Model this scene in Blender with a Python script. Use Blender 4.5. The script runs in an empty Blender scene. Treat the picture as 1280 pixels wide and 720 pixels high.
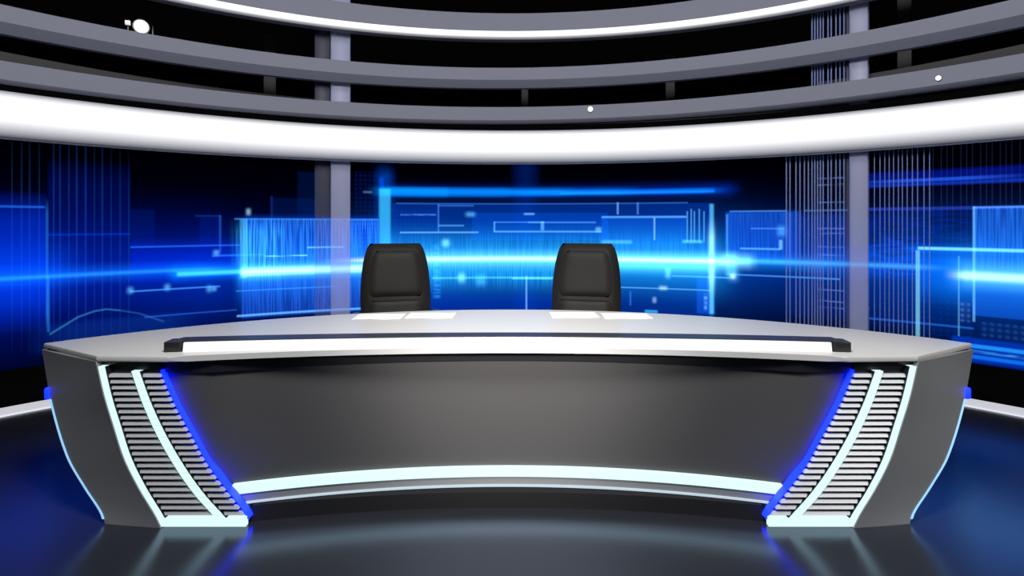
import bpy, bmesh, math, random
from mathutils import Vector
random.seed(7)
D = bpy.data
COL = bpy.context.scene.collection
CX, CY = 0.0, 0.97            # centre of the round studio
PI = math.pi

# ------------------------------------------------------------------ helpers
def lin(c):
    c /= 255.0
    return c / 12.92 if c <= 0.04045 else ((c + 0.055) / 1.055) ** 2.4

def rgb(r, g, b):
    return (lin(r), lin(g), lin(b), 1.0)

def mat(name, col, rough=0.5, metal=0.0, emit=None, strength=0.0, spec=0.5, noise=0.0, scale=(40, 40, 40), coat=0.0):
    m = D.materials.new(name)
    m.use_nodes = True
    nt = m.node_tree
    b = nt.nodes['Principled BSDF']
    b.inputs['Base Color'].default_value = col
    b.inputs['Roughness'].default_value = rough
    b.inputs['Metallic'].default_value = metal
    b.inputs['Specular IOR Level'].default_value = spec
    b.inputs['Coat Weight'].default_value = coat
    if emit:
        b.inputs['Emission Color'].default_value = emit
        b.inputs['Emission Strength'].default_value = strength
    if noise:
        tc = nt.nodes.new('ShaderNodeTexCoord')
        mp = nt.nodes.new('ShaderNodeMapping')
        mp.inputs['Scale'].default_value = scale
        nz = nt.nodes.new('ShaderNodeTexNoise')
        nz.inputs['Scale'].default_value = 1.0
        nz.inputs['Detail'].default_value = 4.0
        mr = nt.nodes.new('ShaderNodeMapRange')
        mr.inputs['To Min'].default_value = max(0.0, rough - noise)
        mr.inputs['To Max'].default_value = min(1.0, rough + noise)
        nt.links.new(tc.outputs['Object'], mp.inputs['Vector'])
        nt.links.new(mp.outputs['Vector'], nz.inputs['Vector'])
        nt.links.new(nz.outputs['Fac'], mr.inputs['Value'])
        nt.links.new(mr.outputs['Result'], b.inputs['Roughness'])
    return m

def obj(name, bm, material, parent=None, smooth=True, angle=35):
    bmesh.ops.remove_doubles(bm, verts=bm.verts, dist=1e-6)
    bmesh.ops.recalc_face_normals(bm, faces=bm.faces)
    me = D.meshes.new(name)
    bm.to_mesh(me)
    bm.free()
    me.materials.append(material)
    if smooth:
        for p in me.polygons:
            p.use_smooth = True
        me.set_sharp_from_angle(angle=math.radians(angle))
    o = D.objects.new(name, me)
    COL.objects.link(o)
    if parent:
        o.parent = parent
    return o

def tag(o, label, cat, group=None):
    o['label'] = label
    o['category'] = cat
    if group:
        o['group'] = group
    return o

def thing(name, label, cat, loc=(0, 0, 0), rz=0.0, group=None):
    o = D.objects.new(name, None)
    o.empty_display_size = 0.1
    COL.objects.link(o)
    o.location = loc
    o.rotation_euler = (0, 0, rz)
    return tag(o, label, cat, group)

def struct(o):
    o['kind'] = 'structure'
    return o

def copy_tree(o, parent=None):
    c = o.copy()
    COL.objects.link(c)
    c.parent = parent
    for ch in list(o.children):
        copy_tree(ch, c)
    return c

def loft(bm, rings, closed_ring=True, cap=True, closed_path=False):
    """Skin a list of equal-length point rings."""
    vs = [[bm.verts.new(p) for p in r] for r in rings]
    n = len(vs[0])
    last = len(vs) if closed_path else len(vs) - 1
    for i in range(last):
        a, b = vs[i], vs[(i + 1) % len(vs)]
        for j in range(n if closed_ring else n - 1):
            k = (j + 1) % n
            bm.faces.new((a[j], a[k], b[k], b[j]))
    if cap and closed_ring and not closed_path:
        bm.faces.new(vs[0])
        bm.faces.new(list(reversed(vs[-1])))
    return bm

def box(bm, c, s, rz=0.0, bevel=0.0, rx=0.0):
    r = bmesh.ops.create_cube(bm, size=1.0)
    vs = r['verts']
    for v in vs:
        v.co = Vector((v.co.x * s[0], v.co.y * s[1], v.co.z * s[2]))
    if bevel:
        es = list({e for v in vs for e in v.link_edges})
        rb = bmesh.ops.bevel(bm, geom=es, offset=bevel, segments=2, profile=0.5, affect='EDGES')
        vs = list({v for f in rb['faces'] for v in f.verts} | {v for v in vs if v.is_valid})
    cx, sx = math.cos(rx), math.sin(rx)
    cz, sz = math.cos(rz), math.sin(rz)
    for v in vs:
        x, y, z = v.co
        y, z = y * cx - z * sx, y * sx + z * cx
        x, y = x * cz - y * sz, x * sz + y * cz
        v.co = Vector((x + c[0], y + c[1], z + c[2]))
    return bm

def lathe_arc(profile, a0, a1, n=160, cy=CY, closed=True):
    """Sweep a closed (radius, height) profile round the studio centre; 0 rad looks along +Y."""
    bm = bmesh.new()
    rings = []
    full = abs((a1 - a0) - 2 * PI) < 1e-6
    for i in range(n if full else n + 1):
        a = a0 + (a1 - a0) * i / n
        s, c = math.sin(a), math.cos(a)
        rings.append([(CX + r * s, cy + r * c, h) for r, h in profile])
    return loft(bm, rings, closed_ring=closed, cap=True, closed_path=full)

def tube(bm, pts, rad, seg=10, cap=True):
    rings = []
    pts = [Vector(p) for p in pts]
    for i, p in enumerate(pts):
        t = (pts[min(i + 1, len(pts) - 1)] - pts[max(i - 1, 0)]).normalized()
        ref = Vector((0, 0, 1)) if abs(t.z) < 0.9 else Vector((0, 1, 0))
        x = t.cross(ref).normalized()
        y = t.cross(x).normalized()
        r = rad[i] if isinstance(rad, (list, tuple)) else rad
        rings.append([p + x * (r * math.cos(2 * PI * k / seg)) + y * (r * math.sin(2 * PI * k / seg)) for k in range(seg)])
    return loft(bm, rings, cap=cap)

def interp(tab, h):
    """Smooth (Catmull-Rom) lookup in [(h, value), ...] sorted by h."""
    if h <= tab[0][0]:
        (a, va), (b, vb) = tab[0], tab[1]
        return va + (vb - va) * (h - a) / (b - a)
    if h >= tab[-1][0]:
        (a, va), (b, vb) = tab[-2], tab[-1]
        return va + (vb - va) * (h - a) / (b - a)
    for i in range(len(tab) - 1):
        a, va = tab[i]
        b, vb = tab[i + 1]
        if a <= h <= b:
            t = (h - a) / (b - a)
            m0 = (vb - tab[i - 1][1]) / (b - tab[i - 1][0]) if i > 0 else (vb - va) / (b - a)
            m1 = (tab[i + 2][1] - va) / (tab[i + 2][0] - a) if i + 2 < len(tab) else (vb - va) / (b - a)
            d = b - a
            return ((2*t**3 - 3*t*t + 1) * va + (t**3 - 2*t*t + t) * d * m0
                    + (-2*t**3 + 3*t*t) * vb + (t**3 - t*t) * d * m1)

def tilt(o, k):
    """The hung rings are not dead level: their right end hangs a little higher."""
    for v in o.data.vertices:
        v.co.z += k * v.co.x
    return o

def polar(r, a, z=0.0):
    return Vector((CX + r * math.sin(a), CY + r * math.cos(a), z))

# ------------------------------------------------------------------ materials
M = {}
M['floor'] = mat('polished_dark_floor', (0.016, 0.016, 0.019, 1), 0.22, spec=0.5, noise=0.02, scale=(3, 3, 3))
M['floor'].node_tree.nodes['Principled BSDF'].inputs['Specular Tint'].default_value = (0.40, 0.62, 1.0, 1)
M['floor'].node_tree.nodes['Principled BSDF'].inputs['IOR'].default_value = 2.0
M['black'] = mat('matt_black', (0.0015, 0.0015, 0.0018, 1), 0.9, spec=0.03)
M['ceiling'] = mat('black_ceiling_paint', (0.0015, 0.0015, 0.0015, 1), 0.9, spec=0.03)
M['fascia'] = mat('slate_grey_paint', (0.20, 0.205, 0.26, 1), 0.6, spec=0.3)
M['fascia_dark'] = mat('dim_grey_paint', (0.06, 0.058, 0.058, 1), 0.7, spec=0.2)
M['trim_grey'] = mat('satin_grey_trim', (0.42, 0.42, 0.46, 1), 0.45)
M['curb'] = mat('white_with_added_glow', (0.80, 0.79, 0.81, 1), 0.5, emit=(1, 0.98, 1, 1), strength=0.38)  # the painted kerb is no lamp; emission added to brighten it
M['top'] = mat('satin_silver_laminate', (0.52, 0.51, 0.495, 1), 0.36, spec=0.35, noise=0.04, scale=(6, 60, 6))
M['side'] = mat('graphite_metal', (0.23, 0.235, 0.24, 1), 0.42, metal=0.15, noise=0.05, scale=(2, 2, 30))
M['panel'] = mat('charcoal_panel', (0.075, 0.072, 0.070, 1), 0.45, metal=0.1, noise=0.03, scale=(4, 4, 40))
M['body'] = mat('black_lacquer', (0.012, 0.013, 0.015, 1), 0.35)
M['kick'] = mat('dark_kick_board', (0.010, 0.010, 0.011, 1), 0.75, spec=0.15)
M['slat'] = mat('brushed_aluminium', (0.46, 0.47, 0.49, 1), 0.4, metal=0.15)
M['steel'] = mat('dark_steel', (0.05, 0.05, 0.052, 1), 0.35, metal=0.7)
M['led'] = mat('white_led_diffuser', (0.10, 0.12, 0.12, 1), 0.4, emit=(0.74, 1.0, 0.97, 1), strength=0.98)
M['led_soft'] = mat('pale_led_line', (0.1, 0.12, 0.14, 1), 0.4, emit=(0.62, 0.76, 0.84, 1), strength=0.75)
M['rail_led'] = mat('neutral_led_diffuser', (0.2, 0.2, 0.2, 1), 0.4, emit=(1, 0.985, 0.97, 1), strength=0.98)
M['blue'] = mat('blue_led', (0.02, 0.05, 0.5, 1), 0.4, emit=(0.0004, 0.004, 0.9, 1), strength=10.0)
M['paleblue'] = mat('pale_blue_led', (0.3, 0.5, 0.7, 1), 0.4, emit=(0.22, 0.50, 0.80, 1), strength=0.9)
M['leather'] = mat('charcoal_leather', (0.0145, 0.0135, 0.011, 1), 0.6, spec=0.25, noise=0.06, scale=(60, 60, 60))
M['leather_dark'] = mat('black_leather', (0.012, 0.011, 0.010, 1), 0.5, spec=0.35)
M['plastic'] = mat('black_plastic', (0.012, 0.012, 0.012, 1), 0.4)
M['paper'] = mat('white_paper', (0.82, 0.81, 0.78, 1), 0.7)
M['lens'] = mat('lamp_lens', (0.9, 0.9, 0.9, 1), 0.3, emit=(1, 0.99, 0.97, 1), strength=1.6)
M['rod'] = mat('lilac_metal_rod', (0.30, 0.33, 0.50, 1), 0.4)

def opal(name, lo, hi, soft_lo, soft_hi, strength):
    """Glowing opal diffuser: the falloff towards its upper and lower edges is painted into the emission."""
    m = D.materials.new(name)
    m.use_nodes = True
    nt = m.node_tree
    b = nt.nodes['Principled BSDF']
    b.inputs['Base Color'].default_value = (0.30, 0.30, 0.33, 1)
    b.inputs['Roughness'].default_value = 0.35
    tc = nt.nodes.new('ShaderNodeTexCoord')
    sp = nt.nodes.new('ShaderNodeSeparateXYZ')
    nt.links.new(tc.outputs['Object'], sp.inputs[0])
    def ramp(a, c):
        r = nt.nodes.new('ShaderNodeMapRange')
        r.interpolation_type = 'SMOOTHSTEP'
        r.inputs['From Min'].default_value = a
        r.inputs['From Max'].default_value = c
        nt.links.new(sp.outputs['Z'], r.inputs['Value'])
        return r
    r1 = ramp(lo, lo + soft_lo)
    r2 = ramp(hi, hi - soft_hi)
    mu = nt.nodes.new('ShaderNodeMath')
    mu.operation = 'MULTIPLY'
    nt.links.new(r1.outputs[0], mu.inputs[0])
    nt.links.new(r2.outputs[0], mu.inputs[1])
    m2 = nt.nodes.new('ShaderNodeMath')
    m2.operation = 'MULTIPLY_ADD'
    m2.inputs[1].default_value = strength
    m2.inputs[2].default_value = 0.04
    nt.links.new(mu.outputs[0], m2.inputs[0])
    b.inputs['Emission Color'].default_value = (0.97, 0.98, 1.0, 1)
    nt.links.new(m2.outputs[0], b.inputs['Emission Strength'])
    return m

def translucent(name, col, clear):
    m = D.materials.new(name)
    m.use_nodes = True
    nt = m.node_tree
    b = nt.nodes['Principled BSDF']
    b.inputs['Base Color'].default_value = col
    b.inputs['Roughness'].default_value = 0.4
    t = nt.nodes.new('ShaderNodeBsdfTransparent')
    mx = nt.nodes.new('ShaderNodeMixShader')
    mx.inputs[0].default_value = clear
    nt.links.new(b.outputs[0], mx.inputs[1])
    nt.links.new(t.outputs[0], mx.inputs[2])
    nt.links.new(mx.outputs[0], nt.nodes['Material Output'].inputs['Surface'])
    return m
M['acrylic'] = translucent('frosted_lilac_acrylic', (0.66, 0.69, 0.98, 1), 0.64)
M['acrylic_shaded'] = translucent('shaded_lilac_acrylic', (0.22, 0.23, 0.34, 1), 0.86)  # darker copy of the column acrylic: shade of the less lit side painted in
M['rod'] = translucent('lilac_acrylic_rod', (0.40, 0.50, 0.97, 1), 0.68)

# ------------------------------------------------------------------ video wall picture (procedural)
# u = metres along the curved screen, v = height above the floor.
# each row: centre u, half width, centre v, half height, soft u, soft v, r, g, b, texture, round-falloff
LED = [
(0.0242,5.675,0.7258,0.2114,0.4228,1.184,0,0.0021,0.0482,0,1),
(-3.762,0.7731,0.9422,0.0771,1.093,0.707,0,0.006,0.3862,0,1),
(-1.974,0.8874,0.8482,0.0787,1.496,0.6299,0,0.0157,0.309,0,1),
(0.3881,1.636,1.006,0.118,1.096,0.7588,0.0011,0.0361,0.3862,0,1),
(2.507,0.4823,0.9973,0.1058,1.511,0.6045,0,0.0223,0.3195,0,1),
(4.081,0.2858,0.9587,0.1235,0.9261,0.6791,0,0.0361,0.4119,0,1),
(-4.211,0.1557,1.07,0.4231,0.0181,0.2418,0,0.0159,0.5647,0,0),
(-4.203,0.2064,0.997,0.0363,0.3025,0.363,0,0.0361,0.6024,0,1),
(-4.237,0.1724,1.491,0.0075,0.012,0.012,0.013,0.1022,0.7913,0,0),
(-4.051,0.006,1.049,0.4477,0.0124,0.1244,0.0127,0.1127,0.4985,0,0),
(-4.043,0.0073,0.7373,0.2179,0.0125,0.0125,0.007,0.1022,0.6445,0,0),
(-3.777,0.2687,1.35,0.4314,0.013,0.1946,0,0.0024,0.0976,0,0),
(-3.422,0.086,1.326,0.1572,0.0205,0.0205,0,0.003,0.0704,0,0),
(-4.256,0.0027,1.234,0.6061,0.0078,0.5401,0.0057,0.0262,0.0967,0,0),
(-4.201,0.0028,1.248,0.6272,0.0079,0.5454,0.0057,0.0262,0.1626,0,0),
(-4.155,0.0028,1.247,0.6323,0.0079,0.5498,0.0057,0.0262,0.1502,0,0),
(-4.098,0.0029,1.215,0.6076,0.008,0.5552,0.0057,0.0262,0.1164,0,0),
(-4.011,0.0039,1.241,0.6447,0.0081,0.5633,0.0057,0.0262,0.2333,0,0),
(-3.972,0.004,1.253,0.6615,0.0082,0.567,0.0057,0.0262,0.1891,0,0),
(-3.917,0.003,1.258,0.6737,0.0083,0.572,0.0057,0.0262,0.1891,0,0),
(-3.867,0.0045,1.251,0.6727,0.0083,0.5766,0.0057,0.0262,0.2333,0,0),
(-3.81,0.0046,1.24,0.669,0.0084,0.5817,0.0057,0.0262,0.283,0,0),
(-3.753,0.0025,1.223,0.6585,0.0085,0.5868,0.0057,0.0262,0.1384,0,0),
(-3.7,0.0043,1.222,0.6638,0.0085,0.5915,0.0057,0.0262,0.1626,0,0),
(-3.641,0.0026,1.171,0.6198,0.0086,0.5966,0.0057,0.0262,0.1164,0,0),
(-3.58,0.0033,1.169,0.6252,0.0087,0.6018,0.0057,0.0262,0.0967,0,0),
(-3.519,0.0034,1.124,0.5867,0.0088,0.6069,0.0057,0.0262,0.1164,0,0),
(-3.085,0.4229,1.164,0.0071,0.0107,0.0107,0.013,0.1022,0.8714,0,0),
(-3.085,0.4229,1.029,0.1316,0.0142,0.1778,0,0.008,0.5149,0,0),
(-3.777,0.2687,1.276,0.0065,0.013,0.013,0,0.0212,0.5149,0,0),
(-3.168,0.34,0.7892,0.007,0.0085,0.0085,0.0319,0.2232,0.9131,0,0),
(-3.508,0.0075,0.7994,0.009,0.0351,0.0432,0.0612,0.305,0.8308,0,1),
(-3.241,0.008,0.8074,0.0093,0.0364,0.0448,0.0612,0.305,0.8308,0,1),
(-2.913,0.0086,0.7713,0.0097,0.0378,0.0465,0.0612,0.305,0.8308,0,1),
(-2.874,0.0065,0.7688,0.0073,0.0285,0.035,0.0612,0.305,0.8308,0,1),
(-2.247,0.4489,0.7357,0.0058,0.0093,0.0093,0.0212,0.1559,0.7913,0,0),
(-3.841,0.8525,0.9552,0.0127,0.5693,0.1012,0.003,0.0908,0.8308,0,1),
(-3.667,0.7422,0.9518,0.0052,0.3918,0.0261,0.0104,0.1786,0.8,0,1),
(-2.918,0.2691,0.9245,0.0145,0.0871,0.1016,0,0.1559,0.956,0,1),
(-2.817,0.3395,0.9163,0.0088,0.0293,0.0293,0.0542,0.6179,1.2,0,1),
(-1.959,0.6701,0.91,0.0237,0.0632,0.0868,0.0963,0.7326,1.2,0,1),
(-1.957,0.6849,0.91,0.0079,0.0316,0.0553,0.6445,0.7529,0.4564,0,1),
(-1.955,0.7071,0.9258,0.0789,0.0789,0.3553,0.0063,0.1403,0.7842,0,1),
(0.3865,1.675,0.989,0.0169,0.3373,0.1265,0.1559,0.6105,0.956,0,1),
(0.2301,1.757,0.9925,0.0042,0.5069,0.0422,0.633,0.633,0.4621,0,1),
(0.3881,1.636,0.9722,0.0843,0.3373,0.3878,0.007,0.2623,0.8308,0,1),
(1.312,0.6382,0.958,0.041,0.3282,0.1149,0.0551,0.4634,0.7842,0,1),
(-0.3292,0.919,0.8873,0.0844,0.5064,0.2026,0.0085,0.1505,0.3323,1,1),
(0.3912,1.559,1.107,0.0506,0.3373,0.2529,0.0039,0.0787,0.2259,1,1),
(2.792,0.8427,1.006,0.0058,0.3654,0.0365,0.0407,0.3164,0.9,0,1),
(2.512,0.4135,0.9973,0.0151,0.3778,0.1058,0.0063,0.169,0.8218,0,1),
(2.243,0.1153,1.004,0.0232,0.1084,0.0929,0.169,0.6116,0.9,0,1),
(3.443,0.4542,1.02,0.0407,0.2716,0.1766,0,0.0429,0.4757,0,1),
(4.181,0.1941,0.9591,0.0243,0.1579,0.1336,0.092,0.5198,0.9,0,1),
(4.202,0.2294,0.9789,0.0847,0.363,0.3025,0.0056,0.1247,0.6024,0,1),
(3.776,0.0021,1.594,0.3639,0.0084,0.7797,0.0159,0.0226,0.1116,0,0),
(3.829,0.0021,1.592,0.3609,0.0084,0.7734,0.0159,0.0226,0.1116,0,0),
(3.866,0.002,1.591,0.3588,0.0083,0.769,0.0159,0.0226,0.1116,0,0),
(3.902,0.002,1.589,0.3568,0.0083,0.7645,0.0159,0.0226,0.1116,0,0),
(3.953,0.002,1.587,0.3539,0.0082,0.7583,0.0159,0.0226,0.1116,0,0),
(3.989,0.002,1.586,0.3518,0.0082,0.7539,0.0159,0.0226,0.1116,0,0),
(4.024,0.0019,1.585,0.3498,0.0081,0.7495,0.0159,0.0226,0.1116,0,0),
(4.073,0.0019,1.583,0.3469,0.0081,0.7434,0.0159,0.0226,0.1116,0,0),
(4.108,0.0019,1.582,0.3449,0.008,0.7391,0.0159,0.0226,0.1116,0,0),
(4.142,0.0019,1.58,0.3429,0.008,0.7348,0.0159,0.0226,0.1116,0,0),
(4.189,0.0018,1.579,0.3401,0.0079,0.7287,0.0159,0.0226,0.1116,0,0),
(4.222,0.0018,1.577,0.3381,0.0078,0.7244,0.0159,0.0226,0.1116,0,0),
(4.255,0.0018,1.576,0.3361,0.0078,0.7202,0.0159,0.0226,0.1116,0,0),
(4.301,0.0018,1.574,0.3333,0.0077,0.7142,0.0159,0.0226,0.1116,0,0),
(4.332,0.0018,1.573,0.332,0.0077,0.7113,0.0159,0.0226,0.1116,0,0),
(4.202,0.2294,0.9547,0.0121,0.1452,0.0484,0.5198,0.7122,0.7122,0,1),
(-2.007,0.6221,1.128,0.2794,0.0157,0.1102,0,0.0306,0.6646,0,0),
(-2.007,0.6221,1.136,0.2715,0.0157,0.0157,0.017,0.1503,0.8,1,0),
(-2.017,0.6323,0.6641,0.1848,0.0157,0.0157,0.0087,0.0551,0.4634,1,0),
(-2.017,0.6323,0.6641,0.1848,0.0236,0.0236,0.0012,0.021,0.3216,0,0),
(-2.047,0.6625,1.407,0.0078,0.0102,0.0102,0.0212,0.1559,0.9131,0,0),
(-2.632,0.0305,1.128,0.2768,0.0187,0.0187,0.0361,0.244,0.7648,0,0),
(-2.49,0.1526,1.095,0.1971,0.1364,0.1668,0.017,0.2098,0.7305,1,1),
(-2.591,0.0068,1.473,0.015,0.03,0.0376,0.1878,0.402,0.8714,0,1),
(-2.39,0.0106,1.417,0.2103,0.0115,0.0115,0.003,0.013,0.1559,0,0),
(-2.187,0.1997,1.508,0.1011,0.0233,0.0233,0,0.0037,0.0612,0,0),
(-2.061,0.0961,1.639,0.2317,0.0236,0.0236,0,0.0037,0.0452,0,0),
(-2.924,0.1025,1.433,0.0073,0.0145,0.0145,0.003,0.0212,0.2232,0,0),
(-2.827,0.0082,1.272,0.1687,0.011,0.011,0.007,0.0612,0.5776,0,0),
(-2.909,0.0803,1.298,0.1272,0.0218,0.0218,0,0.003,0.1022,0,0),
(-2.858,0.0097,1.097,0.011,0.0366,0.0366,0.0802,0.305,0.8714,0,1),
(-2.675,0.2182,1.07,0.0074,0.0149,0.0149,0.013,0.1559,0.8308,0,0),
(-2.263,0.194,1.053,0.0058,0.0093,0.0093,0.1559,0.5776,0.956,2,0),
(-1.895,0.1737,1.13,0.0079,0.0111,0.0111,0.1022,0.4564,0.956,0,0),
(-2.049,0.6405,0.503,0.0098,0.0102,0.0102,0.1125,0.4139,1.1,0,0),
(-3.05,0.3611,0.5616,0.0054,0.0107,0.0107,0.013,0.0802,0.5776,0,0),
(-1.499,0.1222,1.657,0.2319,0.0163,0.0163,0,0.0044,0.0963,3,0),
(-1.51,0.1339,1.262,0.1463,0.0163,0.0163,0.003,0.0212,0.5149,3,0),
(-1.491,0.0434,1.685,0.0081,0.0163,0.0163,0.0802,0.1274,0.402,0,0),
(-1.021,0.3475,1.69,0.0478,0.0415,0.0332,0.0002,0.0617,0.36,0,0),
(-0.7054,0.6631,1.694,0.0453,0.1258,0.0335,0.0002,0.0617,0.36,0,0),
(-0.3893,0.9792,1.696,0.0426,0.2108,0.0337,0.0002,0.0617,0.36,0,0),
(-0.0803,1.288,1.697,0.0397,0.296,0.0338,0.0002,0.0617,0.36,0,0),
(0.3391,1.708,1.698,0.0169,0.0337,0.0253,0.0012,0.0624,0.4,0,0),
(1.023,1.023,1.688,0.0249,0.2489,0.0249,0,0.0908,1,0,0),
(1.276,0.7703,1.682,0.0103,0.0164,0.0164,0.0049,0.1436,0.7,0,0),
(0.4617,1.71,1.697,0.0168,0.1684,0.101,0,0.0149,0.3604,0,1),
(-1.32,0.0561,1.048,0.673,0.0246,0.0246,0.0303,0.3819,0.95,0,0),
(-1.321,0.032,1.442,0.4104,0.1149,0.1641,0,0.0367,0.4748,0,1),
(-1.353,0.024,1.77,0.0656,0.0246,0.0246,0,0.0319,0.5776,0,0),
(0.3881,1.636,0.9932,0.5776,0.0169,0.0169,0,0.017,0.2812,0,0),
(0.2911,0.7132,1.335,0.1436,0.0169,0.0169,0,0.0212,0.305,0,0),
(1.361,0.4222,1.278,0.1638,0.0246,0.0246,0.0015,0.0452,0.4564,0,0),
(-0.9986,0.2254,1.352,0.158,0.0166,0.0166,0,0.006,0.1878,3,0),
(0.2952,1.503,1.573,0.0063,0.011,0.011,0.0212,0.1022,0.7157,0,0),
(-0.9828,0.1846,1.456,0.0083,0.01,0.01,0.0452,0.1559,0.7913,2,0),
(-0.7611,0.4063,1.272,0.0084,0.01,0.01,0.1022,0.305,0.9131,0,0),
(-0.7733,0.0083,1.423,0.1465,0.01,0.01,0.0319,0.1274,0.7157,0,0),
(-0.6397,0.1336,1.343,0.0084,0.0118,0.0118,0.0612,0.2232,0.8714,0,0),
(-0.5893,0.184,1.553,0.0084,0.0118,0.0118,0.0212,0.1022,0.6445,0,0),
(-0.4389,0.0252,1.461,0.0084,0.059,0.0421,0.0612,0.305,0.9131,0,1),
(-0.186,0.0084,1.33,0.0549,0.0101,0.0101,0.0802,0.305,0.9131,0,0),
(0.0759,0.2619,1.379,0.0063,0.0101,0.0101,0.0452,0.1878,0.8308,0,0),
(0.3763,0.5623,1.28,0.0084,0.0101,0.0101,0.0802,0.305,0.956,0,0),
(0.321,0.0169,1.339,0.0464,0.0169,0.0169,0.0802,0.305,0.9131,0,0),
(0.1818,0.0549,1.466,0.0085,0.0169,0.0169,0.1559,0.402,0.956,0,0),
(0.525,0.3559,1.377,0.0084,0.0101,0.0101,0.0452,0.1878,0.8308,0,0),
(0.9057,0.0165,1.302,0.0125,0.0334,0.0334,0.1022,0.3515,0.956,0,1),
(1.104,0.0102,1.522,0.0621,0.0099,0.0099,0.1022,0.2623,0.8714,0,0),
(1.306,0.01,1.52,0.0616,0.0099,0.0099,0.0452,0.1559,0.7157,0,0),
(1.361,0.4222,1.432,0.0102,0.0115,0.0115,0.0802,0.305,0.9131,0,0),
(1.472,0.0079,1.311,0.1141,0.0098,0.0098,0.1559,0.402,0.9131,0,0),
(1.791,0.0061,1.332,0.156,0.0104,0.0104,0.0612,0.305,0.8714,0,0),
(1.829,0.0061,1.344,0.1676,0.0104,0.0104,0.0612,0.305,0.8714,0,0),
(1.859,0.0061,1.332,0.1553,0.0104,0.0104,0.0612,0.305,0.8714,0,0),
(1.905,0.006,1.344,0.1667,0.0103,0.0103,0.0612,0.305,0.8714,0,0),
(1.95,0.006,1.332,0.1544,0.0103,0.0103,0.0612,0.305,0.8714,0,0),
(1.84,0.095,1.185,0.0159,0.0159,0.0159,0.0612,0.3515,0.9131,0,0),
(1.093,0.1548,1.174,0.0124,0.0331,0.0331,0.0802,0.402,0.9131,0,0),
(2.021,0.0186,1.017,0.5395,0.0197,0.0197,0.0674,0.3867,1.1,0,0),
(2.021,0.0149,1.029,0.2048,0.0394,0.2363,0.244,0.5436,0.8,0,1),
(1.964,0.0824,0.6602,0.1858,0.0237,0.0237,0.003,0.0452,0.5149,0,0),
(2.021,0.0074,0.7693,0.2835,0.0394,0.063,0.0191,0.1339,0.5228,0,1),
(0.1437,0.1014,1.246,0.8327,0.1353,0.1353,0,0.0076,0.1372,0,0),
(0.1522,0.0085,0.6203,0.1902,0.0101,0.0101,0.1274,0.3515,0.9131,0,0),
(0.211,0.211,0.7854,0.0085,0.0169,0.0169,0.1022,0.5149,1,0,0),
(-0.2003,0.6392,0.7938,0.0085,0.0169,0.0169,0.0452,0.4564,1,0,0),
(-0.5313,0.0168,0.7961,0.0168,0.0589,0.0757,0.1559,0.6445,1,0,1),
(-0.6984,0.0167,1.159,0.0168,0.0587,0.0587,0.1559,0.6445,1,0,1),
(-0.7898,0.0332,0.8705,0.2803,0.0335,0.0335,0.013,0.1559,0.7529,2,0),
(-0.3295,0.0253,0.7691,0.0253,0.0675,0.0844,0.0361,0.2812,0.7305,0,1),
(-0.2088,0.6308,0.5023,0.0887,0.0254,0.0254,0,0.0024,0.1274,0,0),
(1.548,0.4617,0.7051,0.0061,0.0097,0.0097,0.0802,0.305,0.8714,0,0),
(1.558,0.0235,0.7112,0.0081,0.0405,0.0324,0.2232,0.5149,0.9131,0,1),
(1.915,0.271,0.8365,0.0079,0.0111,0.0111,0.0612,0.305,0.956,0,0),
(1.232,0.0081,0.5938,0.0742,0.0115,0.0115,0.0212,0.1022,0.6445,0,0),
(1.472,0.0079,0.586,0.0163,0.0285,0.0326,0.1559,0.3515,0.7913,0,1),
(1.44,0.0634,0.4685,0.0143,0.0122,0.0122,0.0212,0.3515,1,0,0),
(1.605,0.0117,0.8666,0.0324,0.0404,0.0566,0.1022,0.4564,0.956,0,1),
(1.965,0.015,0.593,0.087,0.0158,0.0158,0.0802,0.2623,0.8308,2,0),
(2.476,0.3192,1.231,0.2503,0.0455,0.0228,0.0027,0.0407,0.5494,0,0),
(2.443,0.2862,1.223,0.2435,0.0152,0.0152,0.0035,0.0401,0.3578,1,0),
(2.438,0.2516,1.482,0.0076,0.0107,0.0107,0.0452,0.1878,0.8308,0,0),
(2.163,0.0091,1.212,0.2416,0.0125,0.0125,0.0452,0.2232,0.8714,0,0),
(2.518,0.145,1.317,0.0057,0.0098,0.0098,0.0452,0.1878,0.8308,0,0),
(2.454,0.1743,1.124,0.0076,0.0137,0.0137,0.0802,0.402,0.956,0,0),
(2.642,0.0135,1.293,0.0224,0.0598,0.0673,0.0452,0.2623,0.8714,0,1),
(2.635,0.0135,1.166,0.0449,0.0187,0.0187,0.1559,0.4564,0.956,0,0),
(2.635,0.4784,0.8696,0.0067,0.0104,0.0104,0.0452,0.2623,0.956,0,0),
(2.215,0.0072,0.8532,0.0078,0.0388,0.0388,0.5477,0.9035,1.2,0,1),
(2.215,0.0217,0.8555,0.0233,0.0698,0.0698,0.0407,0.236,0.7842,0,1),
(2.201,0.029,0.9715,0.0777,0.0622,0.0777,0.0722,0.4108,0.8604,0,1),
(3.002,0.1734,1.482,0.0072,0.0108,0.0108,0.0452,0.1022,0.5149,0,0),
(2.973,0.1775,1.223,0.2237,0.0433,0.0433,0,0.013,0.2623,1,0),
(3.212,0.5299,0.9824,0.4615,0.0699,0.0699,0,0.0044,0.0908,0,0),
(3.044,0.1063,1.77,0.0057,0.0086,0.0086,0.0612,0.1022,0.5149,2,0),
(3.044,0.1063,1.712,0.0057,0.0086,0.0086,0.0612,0.1022,0.5149,2,0),
(3.044,0.1063,1.555,0.0057,0.0086,0.0086,0.0612,0.1022,0.5149,2,0),
(3.044,0.1063,1.319,0.0057,0.0086,0.0086,0.0612,0.1022,0.5149,2,0),
(3.044,0.1063,1.276,0.0057,0.0086,0.0086,0.0612,0.1022,0.5149,2,0),
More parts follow.
